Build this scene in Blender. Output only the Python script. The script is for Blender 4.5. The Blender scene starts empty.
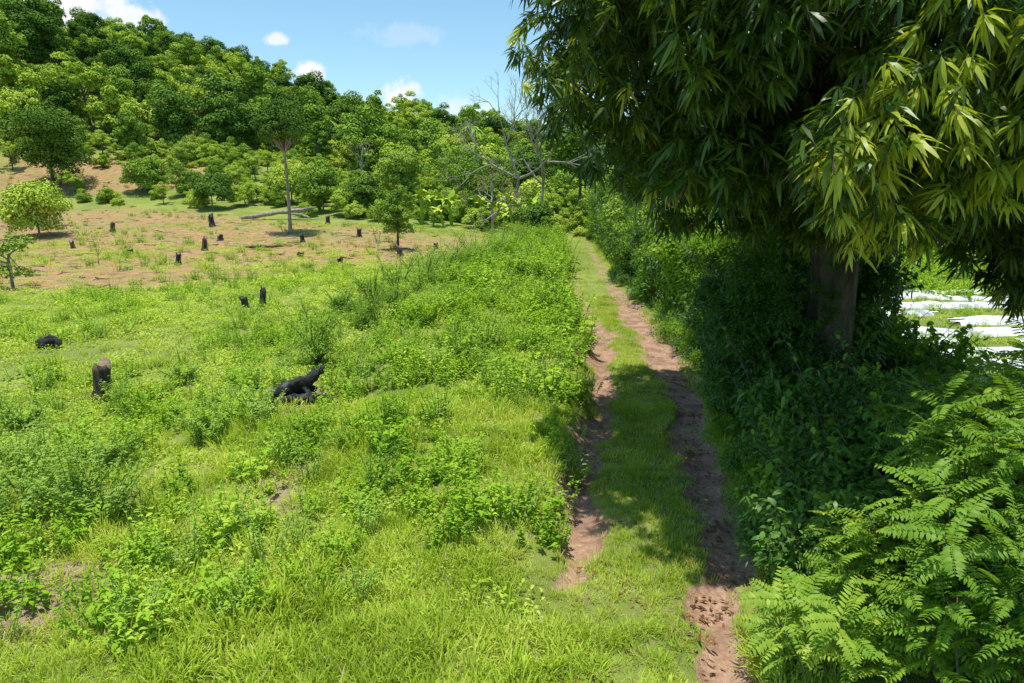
import bpy, math, random
import numpy as np
from mathutils import Vector
rng=np.random.default_rng(11)
random.seed(5)
sc=bpy.context.scene
R=lambda a,b,n=None: rng.uniform(a,b,n)

# ---------------------------------------------------------------- helpers
def S(a,b,x):
    t=np.clip((np.asarray(x,float)-a)/(b-a),0,1); return t*t*(3-2*t)
def _h(i,j,s):
    v=np.sin(i*127.1+j*311.7+s*74.7)*43758.5453
    return v-np.floor(v)
def vn(x,y,s,seed=0):
    x=np.asarray(x,float)/s; y=np.asarray(y,float)/s
    i=np.floor(x); j=np.floor(y); fx=x-i; fy=y-j
    fx=fx*fx*(3-2*fx); fy=fy*fy*(3-2*fy)
    return (_h(i,j,seed)*(1-fx)+_h(i+1,j,seed)*fx)*(1-fy)+(_h(i,j+1,seed)*(1-fx)+_h(i+1,j+1,seed)*fx)*fy
def fbm(x,y,s,seed=0):
    return .55*vn(x,y,s,seed)+.3*vn(x,y,s*.47,seed+3)+.15*vn(x,y,s*.21,seed+7)
def nrm(a):
    return a/np.maximum(np.linalg.norm(a,axis=-1,keepdims=True),1e-9)

class Geo:
    def __init__(s): s.V=[];s.F=[];s.A=[];s.n=0
    def add(s,V,faces,val,mat=0):
        V=np.asarray(V,float).reshape(-1,3)
        s.V.append(V)
        for f in faces:
            f=np.asarray(f,int)
            if len(f): s.F.append((f+s.n,mat))
        s.A.append(np.broadcast_to(np.asarray(val,float),(len(V),)).copy())
        s.n+=len(V)
    def obj(s,name,mats,coll=None,smooth=False,extra=None):
        V=np.concatenate(s.V); A=np.concatenate(s.A)
        me=bpy.data.meshes.new(name)
        me.vertices.add(len(V)); me.vertices.foreach_set('co',V.astype(np.float32).ravel())
        li=np.concatenate([f.ravel() for f,m in s.F])
        tot=np.concatenate([np.full(len(f),f.shape[1]) for f,m in s.F])
        mi=np.concatenate([np.full(len(f),m) for f,m in s.F])
        st=np.concatenate([[0],np.cumsum(tot)[:-1]])
        me.loops.add(len(li)); me.loops.foreach_set('vertex_index',li.astype(np.int32))
        me.polygons.add(len(tot)); me.polygons.foreach_set('loop_start',st.astype(np.int32))
        me.update(calc_edges=True)
        for m in mats: me.materials.append(m)
        me.polygons.foreach_set('material_index',mi.astype(np.int32))
        if smooth: me.polygons.foreach_set('use_smooth',np.ones(len(tot),bool))
        at=me.attributes.new('v','FLOAT','POINT'); at.data.foreach_set('value',A.astype(np.float32))
        if extra:
            for k,a in extra.items():
                t=me.attributes.new(k,'FLOAT','POINT'); t.data.foreach_set('value',a.astype(np.float32))
        me.update()
        o=bpy.data.objects.new(name,me)
        (coll or sc.collection).objects.link(o)
        return o

def leaves(g,P,D,N,L,W,droop=.3,st=(.35,.72),w=(1,.7),fold=.1,mat=0,val=None):
    P=np.asarray(P,float); n=len(P)
    L=np.broadcast_to(L,(n,))[:,None]; W=np.broadcast_to(W,(n,))[:,None]; dr=np.broadcast_to(droop,(n,))[:,None]
    D=nrm(D); s=nrm(np.cross(D,N)); N=np.cross(s,D)
    z=np.array([[0,0,-1.]])
    pos=lambda t:P+D*L*t+z*dr*L*t*t
    a,b=st
    V=np.stack([pos(0),pos(a)+s*W/2*w[0]+N*W*fold,pos(a)-s*W/2*w[0]+N*W*fold,
                pos(b)+s*W/2*w[1]+N*W*fold,pos(b)-s*W/2*w[1]+N*W*fold,pos(1)],1)
    base=np.arange(n)[:,None]*6
    if val is None: val=rng.random(n)
    g.add(V,[base+np.array([[0,2,1]]),base+np.array([[1,2,4,3]]),base+np.array([[3,4,5]])],np.repeat(np.broadcast_to(val,(n,)),6),mat)

def rhombi(g,P,N,s,asp=.6,mat=0,val=None):
    n=len(P); N=nrm(N); r=nrm(rng.normal(size=(n,3)))
    a=nrm(np.cross(N,r)); b=np.cross(N,a); s=np.broadcast_to(s,(n,))[:,None]
    V=np.stack([P-a*s,P-b*s*asp,P+a*s,P+b*s*asp],1)
    base=np.arange(n)[:,None]*4
    if val is None: val=rng.random(n)
    g.add(V,[base+np.array([[0,1,2,3]])],np.repeat(val,4),mat)

def tube(g,pts,rad,n=8,mat=0,rough=0.0,cap=True):
    pts=np.asarray(pts,float); k=len(pts); rad=np.broadcast_to(rad,(k,))
    T=nrm(np.gradient(pts,axis=0)); up=np.array([.31,.17,.93]) if abs(T[0][2])<.8 else np.array([1.,.1,0])
    s=nrm(np.cross(T,up)); t=np.cross(T,s)
    th=np.linspace(0,2*np.pi,n,endpoint=False)
    rr=rad[:,None]*(1+rough*rng.uniform(-1,1,(k,n)))
    V=pts[:,None,:]+rr[...,None]*(np.cos(th)[None,:,None]*s[:,None,:]+np.sin(th)[None,:,None]*t[:,None,:])
    V=V.reshape(-1,3); q=[]
    for i in range(k-1):
        for j in range(n):
            j2=(j+1)%n; q.append((i*n+j,i*n+j2,(i+1)*n+j2,(i+1)*n+j))
    f=[q]
    if cap:
        V=np.concatenate([V,pts[-1:]+T[-1:]*rad[-1]*.1]); c=len(V)-1
        f.append([((k-1)*n+j,(k-1)*n+(j+1)%n,c) for j in range(n)])
    g.add(V,f,.5,mat)

def sphere(n,zmin=-1):
    z=R(zmin,1,n); a=R(0,2*np.pi,n); r=np.sqrt(1-z*z)
    return np.stack([r*np.cos(a),r*np.sin(a),z],1)
def bez(a,b,c,n=6):
    t=np.linspace(0,1,n)[:,None]; a,b,c=map(np.asarray,(a,b,c))
    return a*(1-t)**2+2*b*t*(1-t)+c*t*t

# ---------------------------------------------------------------- materials
def nt(name):
    m=bpy.data.materials.new(name); m.use_nodes=True
    t=m.node_tree; t.nodes.clear(); return m,t,t.nodes,t.links
def mixc(t,f,a,b,bt='MIX'):
    n=t.nodes.new('ShaderNodeMix'); n.data_type='RGBA'; n.blend_type=bt
    for s,v in ((n.inputs[0],f),(n.inputs[6],a),(n.inputs[7],b)):
        if isinstance(v,bpy.types.NodeSocket): t.links.new(v,s)
        elif isinstance(v,(int,float)): s.default_value=v
        else: s.default_value=(*v,1)
    return n.outputs[2]
def mth(t,op,a,b=0.0,c=None,clamp=False):
    n=t.nodes.new('ShaderNodeMath'); n.operation=op; n.use_clamp=clamp
    for s,v in zip(n.inputs,(a,b) if c is None else (a,b,c)):
        if isinstance(v,bpy.types.NodeSocket): t.links.new(v,s)
        else: s.default_value=v
    return n.outputs[0]
def mr(t,v,a,b,c=0,d=1):
    n=t.nodes.new('ShaderNodeMapRange'); n.interpolation_type='SMOOTHSTEP'
    t.links.new(v,n.inputs[0])
    for i,x in enumerate((a,b,c,d)): n.inputs[i+1].default_value=x
    return n.outputs[0]
def noise(t,scale,detail=3,vec=None,rough=.55):
    n=t.nodes.new('ShaderNodeTexNoise'); n.inputs['Scale'].default_value=scale; n.inputs['Detail'].default_value=detail
    n.inputs['Roughness'].default_value=rough
    if vec is None:
        g=t.nodes.new('ShaderNodeNewGeometry'); vec=g.outputs['Position']
    t.links.new(vec,n.inputs['Vector']); return n.outputs['Fac']
def attr(t,name):
    a=t.nodes.new('ShaderNodeAttribute'); a.attribute_name=name; return a.outputs['Fac']

def leafmat(name,dark,mid,light,trans=.35,dead=None,rough=.5,nscale=.5,spec=0,rw=.3,vw=.45):
    m,t,N,L=nt(name)
    v=attr(t,'v'); oi=N.new('ShaderNodeObjectInfo')
    nz=noise(t,nscale,0)
    f=mth(t,'ADD',mth(t,'MULTIPLY',v,vw),mth(t,'MULTIPLY',oi.outputs['Random'],rw))
    f=mth(t,'ADD',f,mth(t,'MULTIPLY',mr(t,nz,.3,.7),1-vw-rw))
    c=mixc(t,mr(t,f,0,.5),dark,mid); c=mixc(t,mr(t,f,.45,1),c,light)
    if dead: c=mixc(t,mr(t,v,.91,.94),c,dead)
    if spec>0:
        p=N.new('ShaderNodeBsdfPrincipled'); L.new(c,p.inputs['Base Color'])
        p.inputs['Roughness'].default_value=rough; p.inputs['Specular IOR Level'].default_value=spec
    else:
        p=N.new('ShaderNodeBsdfDiffuse'); L.new(c,p.inputs['Color'])
    o=N.new('ShaderNodeOutputMaterial')
    if trans>0:
        tr=N.new('ShaderNodeBsdfTranslucent')
        c2=mixc(t,1.0,c,(1.3,1.2,.55),'MULTIPLY'); L.new(c2,tr.inputs['Color'])
        mx=N.new('ShaderNodeMixShader'); mx.inputs[0].default_value=trans
        L.new(p.outputs[0],mx.inputs[1]); L.new(tr.outputs[0],mx.inputs[2]); L.new(mx.outputs[0],o.inputs[0])
    else: L.new(p.outputs[0],o.inputs[0])
    return m
def roughmat(name,a,b,scale=6,bump=.5,c=None,rough=.9,stretch=(1,1,1),bscale=None):
    m,t,N,L=nt(name)
    tc=N.new('ShaderNodeTexCoord'); mp=N.new('ShaderNodeMapping'); mp.inputs['Scale'].default_value=stretch
    L.new(tc.outputs['Object'],mp.inputs[0])
    nz=noise(t,scale,5,mp.outputs[0],.65); n2=noise(t,scale*.3,3,mp.outputs[0])
    col=mixc(t,mr(t,nz,.35,.65),a,b)
    if c: col=mixc(t,mr(t,n2,.52,.62),col,c)
    p=N.new('ShaderNodeBsdfPrincipled'); L.new(col,p.inputs['Base Color']); p.inputs['Roughness'].default_value=rough
    bm=N.new('ShaderNodeBump'); bm.inputs['Strength'].default_value=bump; bm.inputs['Distance'].default_value=.05
    nb=noise(t,bscale or scale*1.5,6,mp.outputs[0],.7)
    L.new(nb,bm.inputs['Height']); L.new(bm.outputs[0],p.inputs['Normal'])
    o=N.new('ShaderNodeOutputMaterial'); L.new(p.outputs[0],o.inputs[0]); return m

M_grass=leafmat('grass_mat',(.20,.31,.025),(.41,.55,.055),(.65,.70,.16),.33,dead=(.66,.56,.32),rw=.15,nscale=.9)
M_weed=leafmat('weed_mat',(.11,.25,.02),(.31,.51,.04),(.56,.68,.10),.36)
M_cover=leafmat('groundcover_mat',(.21,.36,.03),(.43,.59,.06),(.63,.69,.16),.33)
M_feather=leafmat('feathery_shrub_mat',(.15,.27,.04),(.30,.46,.075),(.48,.61,.15),.35)
M_mango=leafmat('mango_leaf_mat',(.028,.066,.010),(.066,.13,.016),(.17,.26,.028),.32,rough=.38,spec=.45,rw=.1,vw=.6,nscale=1.2)
M_mangoL=leafmat('mango_new_leaf_mat',(.24,.33,.025),(.42,.51,.05),(.60,.61,.11),.42,rough=.4,spec=.3,rw=.1,vw=.6)
M_hedge=leafmat('hedge_leaf_mat',(.035,.10,.015),(.085,.20,.026),(.20,.36,.045),.33,rough=.42,spec=.3)
M_hedgeL=leafmat('hedge_light_leaf_mat',(.10,.23,.02),(.21,.38,.035),(.40,.55,.07),.36)
M_pinn=leafmat('pinnate_leaf_mat',(.09,.20,.02),(.21,.37,.035),(.44,.56,.07),.35,rough=.45,spec=.18)
M_tD=leafmat('forest_dark_mat',(.045,.095,.02),(.10,.19,.03),(.22,.33,.05),0,nscale=.12,rw=.3,vw=.4)
M_tM=leafmat('forest_mid_mat',(.10,.19,.025),(.22,.35,.045),(.40,.51,.08),0,nscale=.12,rw=.3,vw=.4)
M_tL=leafmat('forest_light_mat',(.18,.30,.03),(.37,.50,.055),(.58,.64,.11),0,nscale=.12,rw=.3,vw=.4)
M_dry=leafmat('dry_twig_leaf_mat',(.18,.12,.06),(.28,.2,.11),(.40,.33,.2),.2)
M_bark=roughmat('mango_bark',(.045,.036,.028),(.13,.105,.08),9,.9,(.08,.085,.055),stretch=(1,1,.25))
M_bark2=roughmat('pale_bark',(.18,.155,.12),(.38,.34,.29),7,.5,stretch=(1,1,.3))
M_bark3=roughmat('forest_bark',(.07,.055,.04),(.18,.15,.115),7,.5,stretch=(1,1,.3))
M_char=roughmat('charred_wood',(.006,.006,.007),(.035,.033,.033),14,1.0,(.10,.095,.09),rough=.75)
M_stump=roughmat('weathered_wood',(.05,.035,.025),(.16,.11,.075),10,.8,(.03,.025,.02),stretch=(1,1,.3))
M_cut=roughmat('cut_wood',(.20,.14,.09),(.30,.22,.15),16,.4)
M_plastic=roughmat('white_plastic_mulch',(.62,.63,.64),(.82,.82,.82),2.5,.5,(.36,.37,.33),rough=.5,bscale=5)
M_litter=leafmat('fallen_leaf_mat',(.10,.05,.025),(.24,.13,.06),(.45,.32,.10),.15)
M_rock=roughmat('rock_mat',(.12,.1,.085),(.3,.27,.23),8,.6)

# ---------------------------------------------------------------- layout functions
TY=[0,5,6.2,8.4,12.8,17,21,25,40,62,90]; TX=[-.2,1.02,1.32,1.8,2.57,3.0,3.1,3.2,4.1,5.6,8]
def cx(y): return np.interp(y,TY,TX)
def rutmask(x,y,dil=1.0):
    c=cx(y)+.08*np.sin(y*1.1)+.05*np.sin(y*2.7+1); hw=dil*np.interp(y,[5,8,13,16,22,30,60],[.24,.25,.30,.46,.46,.26,.16])
    wob=.30*(fbm(x,y,.6,5)-.5)*2
    dl=np.abs(x-(c-.83))+wob; dr=np.abs(x-(c+.83))+wob
    hv=hw*(.8+.5*vn(x,y,1.9,12))
    l=1-S(hv*.6,hv*1.3,dl); r=1-S(hv*.6,hv*1.3,dr)
    l=l*S(5.9,6.7,y)
    fade=1-.6*S(22,30,y+2*(vn(x,y,2,9)-.5))
    return np.maximum(l,r)*fade
def dryline(x): return np.interp(x,[-60,-30,-19,-13.5,-9.3,-4.7,0,3],[20,23,26.5,30,34,39,52,70])
def slopeclear(x,y): return 1-S(.6,1,((x+50)/15)**2+((y-86)/9)**2+.8*(fbm(x,y,5,8)-.5))
def drymask(x,y):
    w=(fbm(x,y,5,21)-.5)*7
    top=np.interp(x,[-60,-30,-12,0],[76,70,60,57])
    m=S(-1,1.5,y-dryline(x)+w*.5)*(1-S(-4,2,y-top+w))*(1-S(-1,2.5,x+(fbm(x,y,3,4)-.5)*3))
    m=m*(.7+.3*S(.3,.5,fbm(x,y,6,44)))
    return np.maximum(m,slopeclear(x,y)*.95)
def soilmask(x,y):
    n=fbm(x,y,1.6,31)
    a=np.exp(-(((x+4.9)/1.3)**2+((y-5.9)/.9)**2))*.9
    b=np.exp(-(((x+4.4)/2.0)**2+((y-8.4)/1.3)**2))*.66
    c=np.exp(-(((x+3.9)/.95)**2+((y-13.0)/1.7)**2))*.95
    d=np.exp(-(((x+2.9)/1.0)**2+((y-10)/1.5)**2))*.5
    e=np.exp(-(((x-1.0)/1.2)**2+((y-4.8)/.6)**2))*.35
    return np.clip(S(.5,.95,a+b+c+d+e+(n-.5)*1.3+.03),0,1)*(x<cx(y)+1)
def strip(x,y):
    lb=np.interp(y,[6,8.4,12.8,17,30,55],[-.6,-1.7,-2.8,-3.4,-3.2,1]); rb=cx(y)-1.2
    w=(fbm(x,y,1.8,55)-.5)*1.6
    return S(-.5,.6,x-lb+w)*S(.35,-.1,x-rb+w*.2)*S(6.0,7.6,y+w)
def H(x,y,near=True):
    x=np.asarray(x,float); y=np.asarray(y,float)
    z=5.0*S(42,108,y)*S(10,-14,x)+13*S(90,240,y)+18.5*S(-40,-102,x)*S(66,128,y)+3.5*S(70,98,y)*S(-14,-40,x)
    z=z+2.5*(vn(x,y,28,2)-.5)*S(65,110,y)
    if near:
        z=z+.16*(vn(x,y,2.1,1)-.5)+.06*(vn(x,y,.5,3)-.5)
        z=z-.10*rutmask(x,y)+.25*strip(x,y)
    return z

# ---------------------------------------------------------------- terrain + track
def axis(segs):
    out=[]
    for a,b,s in segs: out.append(np.arange(a,b,s))
    out.append([segs[-1][1]]); return np.concatenate(out)
gx=axis([(-1800,-400,200),(-400,-140,20),(-140,-40,3),(-40,-12,.7),(-12,-6,.25),(-6,6.5,.1),(6.5,14,.3),(14,50,1.5),(50,200,10),(200,400,50),(400,1800,200)])
gy=axis([(-300,-20,40),(-20,2,2),(2,26,.1),(26,45,.35),(45,80,.9),(80,250,3),(250,400,25),(400,2000,200)])
X,Y=np.meshgrid(gx,gy)
Z=H(X,Y); nx,ny=len(gx),len(gy)
V=np.stack([X,Y,Z],-1).reshape(-1,3)
I=(np.arange(ny-1)[:,None]*nx+np.arange(nx-1)[None,:]).ravel()
Q=np.stack([I,I+1,I+nx+1,I+nx],1)
fc=V[Q].mean(1); ontrack=(np.abs(fc[:,0]-cx(fc[:,1]))<1.35)&(fc[:,1]>1)&(fc[:,1]<64)
m,t,N,L=nt('ground_mat')
n1=noise(t,.35,4); n2=noise(t,2.2,5); n3=noise(t,14,5,rough=.7); n4=noise(t,45,3); n5=noise(t,.9,5,rough=.6)
green=mixc(t,mr(t,n1,.35,.65),(.17,.25,.035),(.29,.37,.06))
green=mixc(t,mr(t,n3,.4,.7),green,(.24,.22,.09))
dry=mixc(t,mr(t,n2,.35,.65),(.46,.265,.13),(.29,.16,.08))
dry=mixc(t,mr(t,n3,.5,.72),dry,(.56,.41,.24))
dry=mixc(t,mth(t,'MULTIPLY',mr(t,n5,.46,.58),.5),dry,(.27,.29,.08))
soil=mixc(t,mr(t,n3,.35,.65),(.26,.17,.11),(.46,.34,.23))
soil=mixc(t,mr(t,n4,.5,.75),soil,(.18,.11,.07))
rut=mixc(t,mr(t,n3,.35,.7),(.36,.21,.135),(.54,.36,.25))
rut=mixc(t,mth(t,'MULTIPLY',mr(t,n2,.42,.66),.7),rut,(.21,.12,.08))
c=mixc(t,attr(t,'dry'),green,dry)
sm=mr(t,mth(t,'ADD',attr(t,'soil'),mth(t,'MULTIPLY',mth(t,'SUBTRACT',n3,.5),1.3)),.25,.75)
c=mixc(t,sm,c,soil)
rm=mr(t,mth(t,'ADD',attr(t,'rut'),mth(t,'MULTIPLY',mth(t,'SUBTRACT',n3,.5),1.1)),.15,.6)
c=mixc(t,rm,c,rut)
p=N.new('ShaderNodeBsdfPrincipled'); L.new(c,p.inputs['Base Color']); p.inputs['Roughness'].default_value=.95
p.inputs['Specular IOR Level'].default_value=.1
b=N.new('ShaderNodeBump'); b.inputs['Strength'].default_value=.8; b.inputs['Distance'].default_value=.05
L.new(mth(t,'ADD',n3,mth(t,'MULTIPLY',n4,.5)),b.inputs['Height']); L.new(b.outputs[0],p.inputs['Normal'])
o=N.new('ShaderNodeOutputMaterial'); L.new(p.outputs[0],o.inputs[0]); M_ground=m
ex={'dry':drymask(X,Y).ravel(),'soil':soilmask(X,Y).ravel(),'rut':rutmask(X,Y).ravel()}
for nm,sel in (('ground',~ontrack),('dirt_track',ontrack)):
    q=Q[sel]; used=np.unique(q); rem=np.full(len(V),-1); rem[used]=np.arange(len(used))
    g=Geo(); g.add(V[used],[rem[q]],.5)
    g.obj(nm,[M_ground],smooth=True,extra={k:a[used] for k,a in ex.items()})

# ---------------------------------------------------------------- instancing
def newcoll(name):
    c=bpy.data.collections.new(name); sc.collection.children.link(c); return c
def exclude(c):
    bpy.context.view_layer.layer_collection.children[c.name].exclude=True
def scatter(name,P,coll,rot,scl,idx,real=False):
    me=bpy.data.meshes.new(name); P=np.asarray(P,np.float32); n=len(P)
    me.vertices.add(n); me.vertices.foreach_set('co',P.ravel())
    a=me.attributes.new('rot','FLOAT_VECTOR','POINT'); a.data.foreach_set('vector',np.asarray(rot,np.float32).ravel())
    a=me.attributes.new('scl','FLOAT','POINT'); a.data.foreach_set('value',np.broadcast_to(scl,(n,)).astype(np.float32))
    a=me.attributes.new('idx','INT','POINT'); a.data.foreach_set('value',np.asarray(idx,np.int32))
    o=bpy.data.objects.new(name,me); sc.collection.objects.link(o)
    ng=bpy.data.node_groups.new(name+'_nodes','GeometryNodeTree')
    ng.interface.new_socket('Geometry',in_out='INPUT',socket_type='NodeSocketGeometry')
    ng.interface.new_socket('Geometry',in_out='OUTPUT',socket_type='NodeSocketGeometry')
    N=ng.nodes; L=ng.links
    i=N.new('NodeGroupInput'); ou=N.new('NodeGroupOutput'); ip=N.new('GeometryNodeInstanceOnPoints')
    ci=N.new('GeometryNodeCollectionInfo'); ci.inputs['Collection'].default_value=coll
    ci.inputs['Separate Children'].default_value=True; ci.inputs['Reset Children'].default_value=True
    def na(nm,ty):
        x=N.new('GeometryNodeInputNamedAttribute'); x.data_type=ty; x.inputs['Name'].default_value=nm
        return [s for s in x.outputs if s.enabled and s.name=='Attribute'][0]
    e=N.new('FunctionNodeEulerToRotation')
    L.new(na('rot','FLOAT_VECTOR'),e.inputs[0]); L.new(e.outputs[0],ip.inputs['Rotation'])
    L.new(na('scl','FLOAT'),ip.inputs['Scale']); L.new(na('idx','INT'),ip.inputs['Instance Index'])
    ip.inputs['Pick Instance'].default_value=True
    L.new(ci.outputs[0],ip.inputs['Instance']); L.new(i.outputs[0],ip.inputs['Points'])
    if real:
        rl=N.new('GeometryNodeRealizeInstances'); L.new(ip.outputs[0],rl.inputs[0]); L.new(rl.outputs[0],ou.inputs[0])
    else: L.new(ip.outputs[0],ou.inputs[0])
    md=o.modifiers.new('scatter','NODES'); md.node_group=ng
    return o
def rz(n,tilt=.15):
    return np.stack([R(-tilt,tilt,n),R(-tilt,tilt,n),R(0,6.283,n)],1)

# grass tufts
cG=newcoll('grass_tufts')
def tuft(name,n,rad,l0,l1,w,mat,droop=.45):
    g=Geo(); a=R(0,6.283,n); r=rad*np.sqrt(rng.random(n))
    P=np.stack([r*np.cos(a),r*np.sin(a),np.full(n,-.02)],1)
    a2=a+R(-1,1,n); lean=R(.15,.7,n)
    D=np.stack([lean*np.cos(a2),lean*np.sin(a2),np.ones(n)],1)
    Nn=np.stack([-np.cos(a2),-np.sin(a2),np.full(n,.4)],1)
    leaves(g,P,D,Nn,R(l0,l1,n),R(w*.7,w*1.2,n),R(.1,droop*1.4,n),(.3,.7),(1,.75),.1)
    return g.obj(name,[mat],cG)
tuft('grass_tuft_a',34,.13,.10,.26,.010,M_grass)
tuft('grass_tuft_b',34,.15,.08,.20,.009,M_grass)
tuft('grass_tuft_c',28,.10,.20,.42,.011,M_grass,.7)
tuft('grass_tuft_far',50,.35,.10,.26,.024,M_grass)
exclude(cG)
cW=newcoll('weed_plants')
def cover(name,n,rad,h,l,asp,mat):
    g=Geo(); a=R(0,6.283,n); r=rad*np.sqrt(rng.random(n))
    P=np.stack([r*np.cos(a),r*np.sin(a),R(.01,h,n)*(1-.5*(r/rad)**2)],1)
    a2=R(0,6.283,n); D=np.stack([np.cos(a2),np.sin(a2),R(-.1,.6,n)],1)
    Nn=np.stack([R(-.5,.5,n),R(-.5,.5,n),np.ones(n)],1)
    ll=R(l*.6,l*1.3,n)
    leaves(g,P,D,Nn,ll,ll*asp,.3,(.35,.7),(1,.8),.12)
    return g.obj(name,[mat],cW)
def stems(name,ns,nl,h,rad,l,asp,mat,lean=.35,coll=None,stemmat=None):
    g=Geo()
    for s in range(ns):
        a=random.uniform(0,6.283); r=rad*random.random()
        b=np.array([r*math.cos(a),r*math.sin(a),-.02]); hh=h*random.uniform(.5,1.05)
        ln=lean*random.uniform(.3,1.2)
        e=b+np.array([math.cos(a)*ln*hh,math.sin(a)*ln*hh,hh]); mid=(b+e)/2+np.array([0,0,hh*.12])
        path=bez(b,mid,e,5); tube(g,path,np.linspace(.006,.002,5)*(h/.5)**.5,4,0)
        t=R(.15,1,nl); P=b*(1-t[:,None])**2+2*mid*(t*(1-t))[:,None]+e*(t*t)[:,None]
        a2=np.arange(nl)*2.4+R(-.4,.4,nl); D=np.stack([np.cos(a2),np.sin(a2),R(.0,.7,nl)],1)
        Nn=np.stack([R(-.4,.4,nl),R(-.4,.4,nl),np.ones(nl)],1)
        ll=R(l*.6,l*1.25,nl)*(1.15-.5*t)
        leaves(g,P,D,Nn,ll,ll*asp,.35,(.35,.7),(1,.75),.12)
    return g.obj(name,[mat],coll or cW)
cover('groundcover_a',60,.26,.12,.05,.5,M_cover)
cover('groundcover_b',50,.25,.2,.065,.4,M_cover)
cover('groundcover_c',70,.30,.09,.042,.6,M_cover)
stems('leafy_weed_a',9,18,.46,.16,.085,.38,M_weed)
stems('leafy_weed_b',11,20,.36,.2,.07,.45,M_weed)
stems('leafy_weed_c',8,14,.60,.15,.11,.45,M_weed)
stems('thin_weed',9,24,.60,.12,.08,.2,M_feather)
exclude(cW)
def pts(n,x0,x1,y0,y1,dens):
    x=R(x0,x1,n); y=R(y0,y1,n); k=rng.random(n)<dens(x,y); k&=np.abs(x)<.82*np.maximum(y,0)+4
    x=x[k];y=y[k]; return np.stack([x,y,H(x,y)],1)
inner=lambda x,y:(np.abs(x-cx(y))<1.25)
def openness(x,y): return (1-.98*rutmask(x,y,1.15))*(1-.86*soilmask(x,y))*(1-.93*drymask(x,y))
hedgeedge=lambda y: cx(y)+1.25
def d1(x,y):
    base=np.where(x>-5, .9,.6)*(1-.6*strip(x,y))
    base=np.where(x<-1.5-.2*(y-5), base*np.interp(y,[6,8,11],[.9,.5,.35]),base)
    return openness(x,y)*base*(x<hedgeedge(y)+.5)
P=pts(21000,-12,6,3.6,12.5,d1); n=len(P)
inn=inner(P[:,0],P[:,1])&(P[:,1]>5.6)
s=R(.7,1.3,n)*np.where(inn,.55,1)*(1+1.1*(fbm(P[:,0],P[:,1],1.3,77)-.5))
scatter('grass',P,cG,rz(n),s,np.where(inn,rng.choice([0,1],n),rng.choice([0,1,2],n,p=[.35,.3,.35])),real=True)
def d2(x,y): return openness(x,y)*(x<hedgeedge(y)+.5)*np.where(x>cx(y)-1.2,.95,np.interp(fbm(x,y,3,41),[.35,.6],[.3,.85]))
P=pts(11000,-34,9,12,62,lambda x,y:d2(x,y)*np.interp(y,[12,62],[1,.7])); n=len(P)
tr=inner(P[:,0],P[:,1])
P=P[~(tr&(P[:,1]<24))]; n=len(P); tr=inner(P[:,0],P[:,1])
scatter('meadow_grass',P,cG,rz(n),R(.7,1.25,n)*np.where(tr,.5,1),np.full(n,3),real=True)
P=pts(8000,-1,6,12,26,lambda x,y:openness(x,y)*inner(x,y)); n=len(P)
scatter('track_grass',P,cG,rz(n),R(.4,.8,n),rng.choice([0,1],n),real=True)
P=pts(7500,-60,3,24,84,lambda x,y:drymask(x,y)*np.clip((fbm(x,y,4,91)-.42)*4,.06,1)*.7); n=len(P)
scatter('sparse_field_weeds',P,cW,rz(n),R(.5,1.6,n),rng.choice([0,1,2,3,4],n))
P=pts(15000,-34,3,4,50,lambda x,y:openness(x,y)*(1-.8*strip(x,y))*(x<cx(y)-1.1)*np.interp(y,[4,7,9,30,50],[.15,.4,.9,.9,.6])*np.interp(fbm(x,y,2.2,15),[.3,.55],[.2,1])); n=len(P)
scatter('groundcover_plants',P,cW,rz(n),R(.7,1.4,n)*np.interp(P[:,1],[10,40],[1,1.7]),rng.choice([0,1,2],n),real=True)
P=pts(8000,-6,5,5,56,lambda x,y:strip(x,y)*np.interp(y,[5,15,56],[1,.8,.5])*.8); n=len(P)
hm=.3+1.5*S(.25,.75,fbm(P[:,0],P[:,1],1.4,61))
scatter('roadside_weeds',P,cW,rz(n),R(.7,1.2,n)*hm*np.interp(P[:,1],[8,30],[1,1.35]),rng.choice([3,4,5,6],n,p=[.33,.32,.2,.15]))
P=pts(3000,-25,-1,6,45,lambda x,y:openness(x,y)*S(.44,.6,fbm(x,y,3.2,66))); n=len(P)
scatter('tall_field_weeds',P,cW,rz(n),R(.6,1.25,n),rng.choice([3,4,6],n))
P=pts(520,-10,-.5,5.4,14,lambda x,y:(1-.5*soilmask(x,y))*S(.42,.58,fbm(x,y,1.7,266))); n=len(P)
scatter('knee_high_shrubs',P,cW,rz(n,.2),R(.7,1.35,n),rng.choice([3,5,6,4],n))

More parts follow.
